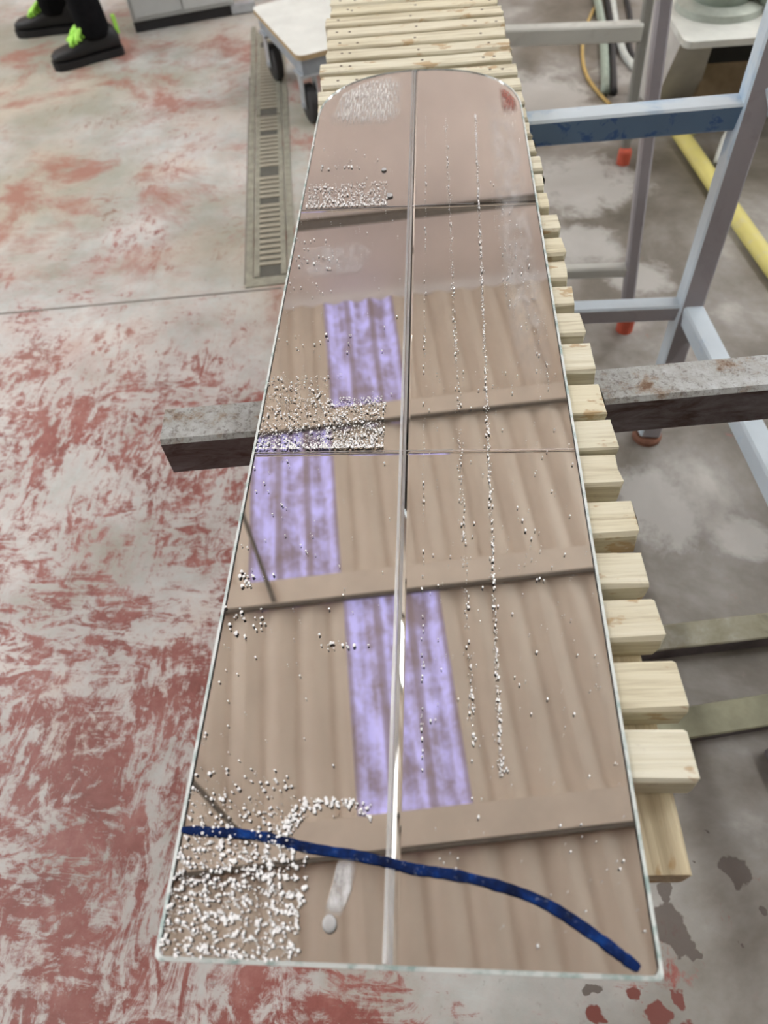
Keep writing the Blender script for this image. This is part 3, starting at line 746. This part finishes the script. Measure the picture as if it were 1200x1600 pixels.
# ------------------------------------------------------------------ grey trestle with red feet behind it
tr = empty('trestle', (0.641, 1.827, 0)); tag(tr, 'grey tubular trestle with red rubber feet behind the blue frame', 'trestle')
T0 = Vector((0.641, 1.827, 0))
def tbar(name, a, b, wdt, mat, up=(0, 1, 0)):
    m = MB(); m.bar(Vector(a) - T0, Vector(b) - T0, wdt, wdt, mat, None, 0.006, up); return m.build(name, tr)
n0 = Vector((0.641, 1.827, 0)); n1 = n0 + Vector((-0.072, 0.16, 1.0)) * 1.0
f0 = Vector((0.799, 2.859, 0)); f1 = f0 + Vector((0.024, 0.306, 1.0)) * 1.0
ln0 = Vector((0.02, 1.84, 0)); lf0 = Vector((0.12, 2.95, 0))
for a, b, mt in ((n0, n1, 'grey_mauve'), (f0, f1, 'dark_grey'), (ln0, Vector((0.06, 1.93, 0.80)), 'grey_mauve'), (lf0, Vector((0.14, 3.08, 0.80)), 'dark_grey')):
    l = tbar('leg', a + (b - a) * 0.04, b, 0.036, mt)
    m = MB(); m.lathe([(0.026, 0), (0.027, 0.05), (0.022, 0.06)], 'red_rubber', c=a - T0, seg=14); m.build('rubber_foot', tr)
tbar('cross_bar', (0.627, 1.865, 0.20), (0.028, 1.865, 0.20), 0.036, 'grey_white', (0, 0, 1))
tbar('cross_bar', (0.80, 2.99, 0.43), (0.13, 3.02, 0.43), 0.058, 'grey_white', (0, 0, 1))
tbar('top_bar', (n1.x, n1.y, 1.0), (f1.x, f1.y, 1.0), 0.036, 'grey_mauve', (0, 0, 1))

# ------------------------------------------------------------------ low bars on the floor at the right
for (a, b, wd, ht, lab, mt) in [((0.36, 0.649, 0), (1.35, 0.783, 0), 0.062, 0.05, 'grimy olive steel bar on the floor, the farther one with white slurry on it', 'bar'),
                            ((0.36, 0.444, 0), (1.35, 0.622, 0), 0.068, 0.03, 'grimy olive steel bar on the floor, the one nearer the front', 'bar_plain')]:
    a, b = Vector(a), Vector(b); rz = math.atan2(b.y - a.y, b.x - a.x)
    m = MB(); m.cbox((0, 0, 0), ((b - a).length, wd, ht), 'bar_side', 0.003, None, mt)
    o = m.build('floor_bar', None, loc=a); o.rotation_euler.z = rz
    tag(o, lab, 'bar', 'steel bars lying on the floor')
m = MB(); m.cbox((0, 0, 0), (0.4, 0.07, 0.05), 'bar_side', 0.004, None, 'bar_plain'); o = m.build('floor_block', None, loc=(0.725, 0.395, 0)); o.rotation_euler.z = R(8)
tag(o, 'short olive block at the right picture edge before the floor bars', 'block')

# ------------------------------------------------------------------ drain channel in the floor
dr = empty('floor_drain', (-0.565, 2.12, 0), math.atan2(3.77 - 2.16, -0.794 + 0.566) - math.pi / 2)
tag(dr, 'weathered steel floor drain channel with slotted covers', 'drain')
m = MB()
m.box((-0.092, 0.0, 0.0005), (-0.066, 2.4, 0.004), 'drain'); m.box((0.066, 0.0, 0.0005), (0.092, 2.4, 0.004), 'drain'); m.box((-0.066, 0.0, 0.0005), (0.066, 0.05, 0.004), 'drain')
m.build('channel_frame', dr)
for k, y in enumerate((0.055, 1.32)):
    L = 1.255 if k == 0 else 1.0
    c = MB(); c.box((-0.060, y, 0.0005), (0.060, y + L, 0.0022), 'drain_slot'); c = c.build('cover', dr)
    s = MB(); s.box((-0.060, y, 0.0022), (-0.040, y + L, 0.0055), 'drain'); s.build('cover_edge', c)
    s = MB(); s.box((0.040, y, 0.0022), (0.060, y + L, 0.0055), 'drain'); s.build('cover_edge', c)
    bm_ = MB(); bm_.box((-0.040, 0, 0.0022), (0.040, 0.021, 0.0055), 'drain_bar'); bme = bm_.mesh('grate_bar')
    q = 0; yy = y + 0.03
    while yy < y + L - 0.03:
        if random.random() > 0.12:
            o = bpy.data.objects.new('grate_bar', bme); col.objects.link(o); o.parent = c; o.location = (0, yy, 0)
        yy += 0.036

# ------------------------------------------------------------------ trolley, far left of the rack
cart = empty('trolley', (-0.545, 3.266, 0), math.atan2(3.854 - 3.266, -0.832 + 0.545) - math.pi / 2)
tag(cart, 'low white-topped trolley on casters beside the rack', 'trolley')
def rrect(x0, y0, x1, y1, r, n=5):
    P = []
    for (cx_, cy_, a0) in ((x1 - r, y0 + r, 270), (x1 - r, y1 - r, 0), (x0 + r, y1 - r, 90), (x0 + r, y0 + r, 180)):
        for k in range(n + 1): g = R(a0 + 90 * k / n); P.append((cx_ + r * math.cos(g), cy_ + r * math.sin(g)))
    return P
m = MB(); m.prism(rrect(0, 0, 0.50, 0.66, 0.035), 0.282, 0.302, 'board_edge', 'laminate'); m.build('board', cart)
fm = MB()
for lo, hi in (((0.02, 0.02, 0.215), (0.48, 0.06, 0.282)), ((0.02, 0.60, 0.215), (0.48, 0.64, 0.282)), ((0.02, 0.06, 0.215), (0.06, 0.60, 0.282)), ((0.44, 0.06, 0.215), (0.48, 0.60, 0.282))): fm.box(lo, hi, 'cart_steel')
fm.build('frame', cart)
for (x, y) in ((0.05, 0.07), (0.43, 0.07), (0.05, 0.58), (0.43, 0.58)):
    c = MB(); c.box((-0.045, -0.045, 0.203), (0.045, 0.045, 0.215), 'zinc'); c.box((-0.034, -0.03, 0.07), (-0.029, 0.03, 0.203), 'zinc'); c.box((0.029, -0.03, 0.07), (0.034, 0.03, 0.203), 'zinc')
    c = c.build('caster', cart, loc=(x, y, 0))
    wm = MB(); wm.lathe([(0.064, -0.024), (0.08, -0.016), (0.08, 0.016), (0.064, 0.024)], 'black_rubber', c=(0, 0, 0.08), seg=22, mat=Matrix.Rotation(R(90), 4, 'Y')); wm.build('wheel', c, True, auto=40)
    wm = MB(); wm.tube([(-0.04, 0, 0.08), (0.04, 0, 0.08)], 0.014, 'zinc', 10); wm.build('axle', c)

# ------------------------------------------------------------------ grey cabinet, far left
cab = empty('cabinet', (-1.66, 4.49, 0), math.atan2(0.188, 0.571)); tag(cab, 'light grey low cabinet on a black plinth behind the worker', 'cabinet')
m = MB(); m.box((0.0, 0.02, 0), (0.56, 0.44, 0.055), 'black_rubber'); m.build('plinth', cab)
m = MB(); m.cbox((0.0, 0.0, 0.055), (0.58, 0.46, 0.80), 'cab', 0.008); m.build('body', cab)
m = MB(); m.box((0.02, -0.012, 0.08), (0.285, -0.0005, 0.78), 'cab'); d1 = m.build('door', cab)
m = MB(); m.tube([(0.25, -0.03, 0.45), (0.25, -0.03, 0.6)], 0.006, 'zinc', 8); m.build('handle', d1)
m = MB(); m.box((0.295, -0.012, 0.08), (0.56, -0.0005, 0.78), 'cab'); d2 = m.build('door', cab)
m = MB(); m.tube([(0.33, -0.03, 0.45), (0.33, -0.03, 0.6)], 0.006, 'zinc', 8); m.build('handle', d2)
m = MB(); m.bar((0.56, 0.03, 0.03), (0.70, 0.02, 0.03), 0.05, 0.05, 'zinc'); m.build('foot', cab)

# ------------------------------------------------------------------ pump unit on a plinth, far right
pu = empty('pump_unit', (1.06, 3.02, 0), R(2)); tag(pu, 'grey-green pump on a white plate over a concrete plinth', 'pump')
m = MB(); m.add([(-0.06, 0.28, 0), (0.13, 0.30, 0), (0.10, 0.55, 0), (-0.10, 0.55, 0), (-0.06, 0.08, 0.372), (0.06, 0.08, 0.372), (0.05, 0.5, 0.372), (-0.10, 0.5, 0.372)], [(0, 1, 5, 4), (1, 2, 6, 5), (2, 3, 7, 6), (3, 0, 4, 7), (4, 5, 6, 7), (3, 2, 1, 0)], 'plinth'); m.build('plinth', pu)
m = MB(); m.box((0.06, 0.22, 0.20), (0.80, 0.5, 0.372), 'dark_void'); m.build('tank', pu)  # near-black box under the top plate
m = MB(); m.box((0.10, 0.22, 0), (0.80, 0.5, 0.20), 'cardboard'); m.build('base_board', pu)
m = MB(); m.prism(rrect(-0.10, -0.06, 0.80, 0.5, 0.03), 0.372, 0.395, 'plate'); m.build('top_plate', pu)
m = MB(); m.lathe([(0.165, 0.395), (0.165, 0.42), (0.15, 0.425), (0.125, 0.43)], 'pump_flange', c=(0.10, 0.24, 0), seg=36); m.build('flange', pu, True, auto=35)
m = MB(); m.lathe([(0.105, 0.43), (0.11, 0.45), (0.11, 0.62), (0.09, 0.66), (0.03, 0.68)], 'pump', c=(0.10, 0.24, 0), seg=30); m.build('motor', pu, True, auto=35)
m = MB(); m.tube(smooth_path([(0.17, 0.22, 0.47), (0.27, 0.19, 0.455), (0.45, 0.12, 0.445), (0.8, 0.02, 0.44)], 5), 0.042, 'pump_flange', 14); m.build('pipe', pu, True)
m = MB(); m.tube([(0.235, 0.2, 0.457), (0.265, 0.192, 0.455)], 0.056, 'pump', 16); m.build('coupling', pu, True, auto=40)
m = MB(); m.tube(smooth_path([(1.15, 2.80, 0.012), (1.175, 2.86, 0.05), (1.20, 2.90, 0.09), (1.27, 2.93, 0.15), (1.40, 2.93, 0.19), (1.65, 2.87, 0.15), (1.85, 2.75, 0.012)], 6), 0.011, 'pale_hose', 10)
tag(m.build('cable', None, True), 'pale grey cable looping in front of the pump plinth', 'cable')

# ------------------------------------------------------------------ hoses and cables on the far floor
def hose(name, pts, r, mat, label, cat='hose', flat=1.0):
    m = MB(); m.tube(smooth_path([(x, y, 0) for x, y in pts], 8), r, mat, 12)
    for i, v in enumerate(m.v): m.v[i] = (v[0], v[1], v[2] * flat + r * flat)
    o = m.build(name, None, True); tag(o, label, cat); return o
hose('yellow_hose', [(1.015, 3.26), (1.04, 3.14), (1.085, 2.78), (1.15, 2.25), (1.24, 1.7), (1.36, 1.2)], 0.034, 'yellow', 'fat yellow hose running along the floor right of the frame', 'hose', 0.75)
hose('extension_cord', [(1.09, 3.04), (1.13, 3.07), (1.18, 3.12), (1.27, 3.15)], 0.008, 'yellow', 'thin yellow cord beside the fat yellow hose', 'cord')
hose('green_hose', [(0.93, 4.7), (0.90, 4.2), (0.85, 3.75), (0.81, 3.45)], 0.020, 'green_rubber', 'grey-green hose on the far floor beside the black hose', 'hose')
hose('black_hose', [(0.99, 4.7), (0.95, 4.2), (0.89, 3.75), (0.85, 3.45)], 0.015, 'black_rubber', 'thin black hose between the green and the pale hose', 'hose')
hose('pale_hose', [(1.03, 4.8), (0.98, 4.3), (0.955, 3.9), (0.975, 3.72), (1.01, 3.63)], 0.017, 'pale_hose', 'pale grey hose curving on the far floor', 'hose')
hose('black_cable', [(1.10, 4.8), (1.06, 4.3), (1.00, 3.95), (1.0, 3.72)], 0.012, 'black_rubber', 'black cable right of the pale grey hose', 'cable')
hose('amber_cable', [(0.93, 4.55), (0.82, 4.2), (0.765, 3.9), (0.755, 3.65), (0.79, 3.45), (0.82, 3.35)], 0.008, 'amber', 'thin amber cable left of the hoses', 'cable')

# ------------------------------------------------------------------ the worker at the far left
person = empty('person', (-1.99, 4.45, 0)); tag(person, 'person in black work trousers and black shoes with neon green laces', 'person')
PO = Vector((-1.99, 4.45, 0))
a1 = Vector((-1.775, 4.20, 0)); a2 = Vector((-2.13, 4.60, 0))     # ankles
fwd = Vector((-0.72, -0.69, 0)).normalized(); lat = Vector((-fwd.y, fwd.x, 0))
hipc = (a1 + a2) / 2 + Vector((0.02, 0.05, 0))
V = []; E_ = []; Rr = []
def add(p, r, par=None):
    V.append(tuple(Vector(p) - PO)); Rr.append(r)
    if par is not None: E_.append((par, len(V) - 1))
    return len(V) - 1
s1 = lat if (a1 - hipc).dot(lat) > 0 else -lat
pel = add(hipc + Vector((0, 0, 0.95)), (0.16, 0.12))
sp1 = add(hipc + Vector((0, 0, 1.12)), (0.15, 0.11), pel); sp2 = add(hipc + Vector((0, 0, 1.32)), (0.175, 0.125), sp1); sp3 = add(hipc + Vector((0, 0, 1.45)), (0.12, 0.10), sp2)
nk = add(hipc + Vector((0, 0, 1.53)) + fwd * 0.01, (0.055, 0.055), sp3)
h1 = add(hipc + Vector((0, 0, 1.60)) + fwd * 0.03, (0.075, 0.085), nk); h2 = add(hipc + Vector((0, 0, 1.69)) + fwd * 0.03, (0.082, 0.1), h1); h3 = add(hipc + Vector((0, 0, 1.75)) + fwd * 0.02, (0.06, 0.07), h2)
for sgn, ank in ((1, a1), (-1, a2)):
    sd = s1 * sgn
    hp = add(hipc + sd * 0.1 + Vector((0, 0, 0.88)), (0.105, 0.105), pel)
    kn = add((hipc + ank) / 2 + sd * 0.05 + fwd * 0.04 + Vector((0, 0, 0.50)), (0.078, 0.078), hp)
    cf = add(ank * 0.75 + hipc * 0.25 + Vector((0, 0, 0.33)), (0.088, 0.088), kn)
    ak = add(ank + Vector((0, 0, 0.13)), (0.092, 0.085), cf)
    an = add(ank + Vector((0, 0, 0.085)), (0.090, 0.080), ak)
    sh = add(hipc + sd * 0.19 + Vector((0, 0, 1.42)), (0.07, 0.07), sp3)
    el = add(hipc + sd * 0.26 + fwd * 0.02 + Vector((0, 0, 1.14)), (0.048, 0.048), sh)
    wr = add(hipc + sd * 0.22 + fwd * 0.2 + Vector((0, 0, 0.98)), (0.032, 0.032), el)
    pm = add(hipc + sd * 0.19 + fwd * 0.28 + Vector((0, 0, 0.95)), (0.04, 0.022), wr)
    for q in range(4):
        o_ = lat * (0.03 - 0.02 * q)
        g1 = add(Vector(V[pm]) + PO + fwd * 0.045 + o_, (0.010, 0.010), pm); add(Vector(V[pm]) + PO + fwd * (0.075 + 0.008 * (q in (1, 2))) + o_ - Vector((0, 0, 0.02)), (0.008, 0.008), g1)
    g1 = add(Vector(V[pm]) + PO - sd * 0.04 + fwd * 0.01, (0.011, 0.011), pm); add(Vector(V[pm]) + PO - sd * 0.05 + fwd * 0.045, (0.009, 0.009), g1)
me = bpy.data.meshes.new('body'); me.from_pydata(V, E_, []); body = bpy.data.objects.new('body', me); col.objects.link(body)
sk = body.modifiers.new('skin', 'SKIN'); sk.use_smooth_shade = True
for i, r in enumerate(Rr): me.skin_vertices[0].data[i].radius = r
me.skin_vertices[0].data[0].use_root = True
sb = body.modifiers.new('sub', 'SUBSURF'); sb.levels = 2; sb.render_levels = 2
bpy.context.view_layer.update(); dg = bpy.context.evaluated_depsgraph_get()
bme2 = bpy.data.meshes.new_from_object(body.evaluated_get(dg)); body.modifiers.clear(); body.data = bme2
bme2.materials.clear(); bme2.materials.append(M['cloth']); bme2.materials.append(M['skin'])
wrists = [Vector(V[i]) for i in range(len(V)) if abs(Rr[i][0] - 0.04) < 1e-6]
for p in bme2.polygons:
    p.use_smooth = True
    c = p.center
    p.material_index = 1 if c.z > 1.50 or any((c - q).length < 0.11 for q in wrists) else 0
body.parent = person
# face and hair
hd = hipc + Vector((0, 0, 1.66)) + fwd * 0.03 - PO
m = MB()
hr = MB(); hr.lathe([(0.100, 0.0), (0.106, 0.05), (0.09, 0.09), (0.05, 0.115), (0.01, 0.122)], 'hair', c=hd - fwd * 0.015 + Vector((0, 0, 0.0)), seg=20); hr.build('hair', person, True)
for s in (-1, 1):
    m = MB(); m.lathe([(0.002, -0.011), (0.009, -0.006), (0.011, 0), (0.009, 0.006), (0.002, 0.011)], 'black_rubber', c=hd + fwd * 0.088 + lat * 0.032 * s + Vector((0, 0, -0.01)), seg=10); m.build('eye', person, True)
    m = MB(); m.lathe([(0.006, -0.03), (0.018, -0.015), (0.022, 0.012), (0.01, 0.03)], 'skin', c=hd + lat * 0.088 * s + Vector((0, 0, -0.02)), seg=10); m.build('ear', person, True)
m = MB(); m.lathe([(0.017, -0.03), (0.014, -0.01), (0.006, 0.02)], 'skin', c=hd + fwd * 0.10 + Vector((0, 0, -0.03)), seg=10); m.build('nose', person, True)

def shoe(ank, toe_dir, label):
    d = Vector(toe_dir).normalized(); ang = math.atan2(d.y, d.x)
    root = MB()
    # upper: cross sections along x from heel (-0.09) to toe (+0.23)
    sec = [(-0.10, 0.030, 0.035, 0.10), (-0.085, 0.042, 0.03, 0.135), (-0.04, 0.047, 0.03, 0.145), (0.02, 0.048, 0.03, 0.140), (0.07, 0.050, 0.03, 0.115), (0.12, 0.055, 0.03, 0.092), (0.17, 0.057, 0.03, 0.082), (0.21, 0.046, 0.03, 0.074), (0.232, 0.024, 0.032, 0.058)]
    def rings(m, secs, mat, zb):
        o = len(m.v); k = m._m(mat); S = 12
        for (x, hw, z0, z1) in secs:
            for j in range(S):
                g = 2 * math.pi * j / S; cy_, sy_ = math.cos(g), math.sin(g)
                y = hw * math.copysign(abs(cy_) ** 0.7, cy_); z = (z0 + z1) / 2 + (z1 - z0) / 2 * math.copysign(abs(sy_) ** 0.7, sy_)
                m.v.append((x, y, z))
        for i in range(len(secs) - 1):
            for j in range(S):
                q = (j + 1) % S; m.f.append([o + i * S + j, o + (i + 1) * S + j, o + (i + 1) * S + q, o + i * S + q]); m.mi.append(k)
        m.f.append([o + j for j in range(S)]); m.mi.append(k); m.f.append([o + (len(secs) - 1) * S + j for j in reversed(range(S))]); m.mi.append(k)
    rings(root, sec, 'shoe', 0)
    s = root.build('shoe', person, True, loc=ank - PO); s.rotation_euler.z = ang; s.scale = (1.12, 1.08, 1.05); s['label'] = label
    m = MB(); poly = []
    for (x, hw) in ((-0.105, 0.026), (-0.09, 0.042), (-0.03, 0.046), (0.05, 0.047), (0.12, 0.058), (0.18, 0.06), (0.22, 0.048), (0.24, 0.022)): poly.append((x, -hw))
    poly += [(x, -y) for x, y in reversed(poly)]
    m.prism(poly, 0.0, 0.034, 'sole'); m.build('sole', s)
    # laces: criss-cross cords over the instep and a bow
    rows_ = [(0.035, 0.140), (0.058, 0.130), (0.080, 0.120), (0.102, 0.110), (0.122, 0.103)]
    for i, (x, z) in enumerate(rows_):
        x2, z2 = rows_[min(i + 1, 4)]
        m = MB(); m.tube(smooth_path([(x, -0.040, z - 0.014), (x + .004, -0.02, z + .002), (x2 * .5 + x * .5, 0, z + 0.004), (x2, 0.02, z2 + .002), (x2, 0.040, z2 - 0.014)], 4), 0.0085, 'neon', 7); m.build('lace', s, True)
        m = MB(); m.tube(smooth_path([(x, 0.040, z - 0.014), (x + .004, 0.02, z + .004), (x2 * .5 + x * .5, 0, z + 0.008), (x2, -0.02, z2 + .004), (x2, -0.040, z2 - 0.014)], 4), 0.0085, 'neon', 7); m.build('lace', s, True)
    for sg in (-1, 1):
        m = MB(); m.tube(smooth_path([(0.05, 0, 0.145), (0.07, 0.035 * sg, 0.148), (0.10, 0.058 * sg, 0.118), (0.085, 0.030 * sg, 0.135), (0.05, 0, 0.147)], 5), 0.010, 'neon', 7); m.build('lace_bow', s, True)
        m = MB(); m.tube(smooth_path([(0.06, 0, 0.144), (0.10, 0.02 * sg, 0.130), (0.135, 0.045 * sg, 0.095)], 5), 0.006, 'neon', 7); m.build('lace_end', s, True)
    m = MB(); m.box((-0.112, -0.012, 0.09), (-0.095, 0.012, 0.17), 'neon'); m.build('heel_tab', s)
shoe(a1, (-0.88, -0.47, 0), 'nearer black work shoe with neon green laces')
shoe(a2, (-0.99, -0.08, 0), 'farther black work shoe with neon green laces')
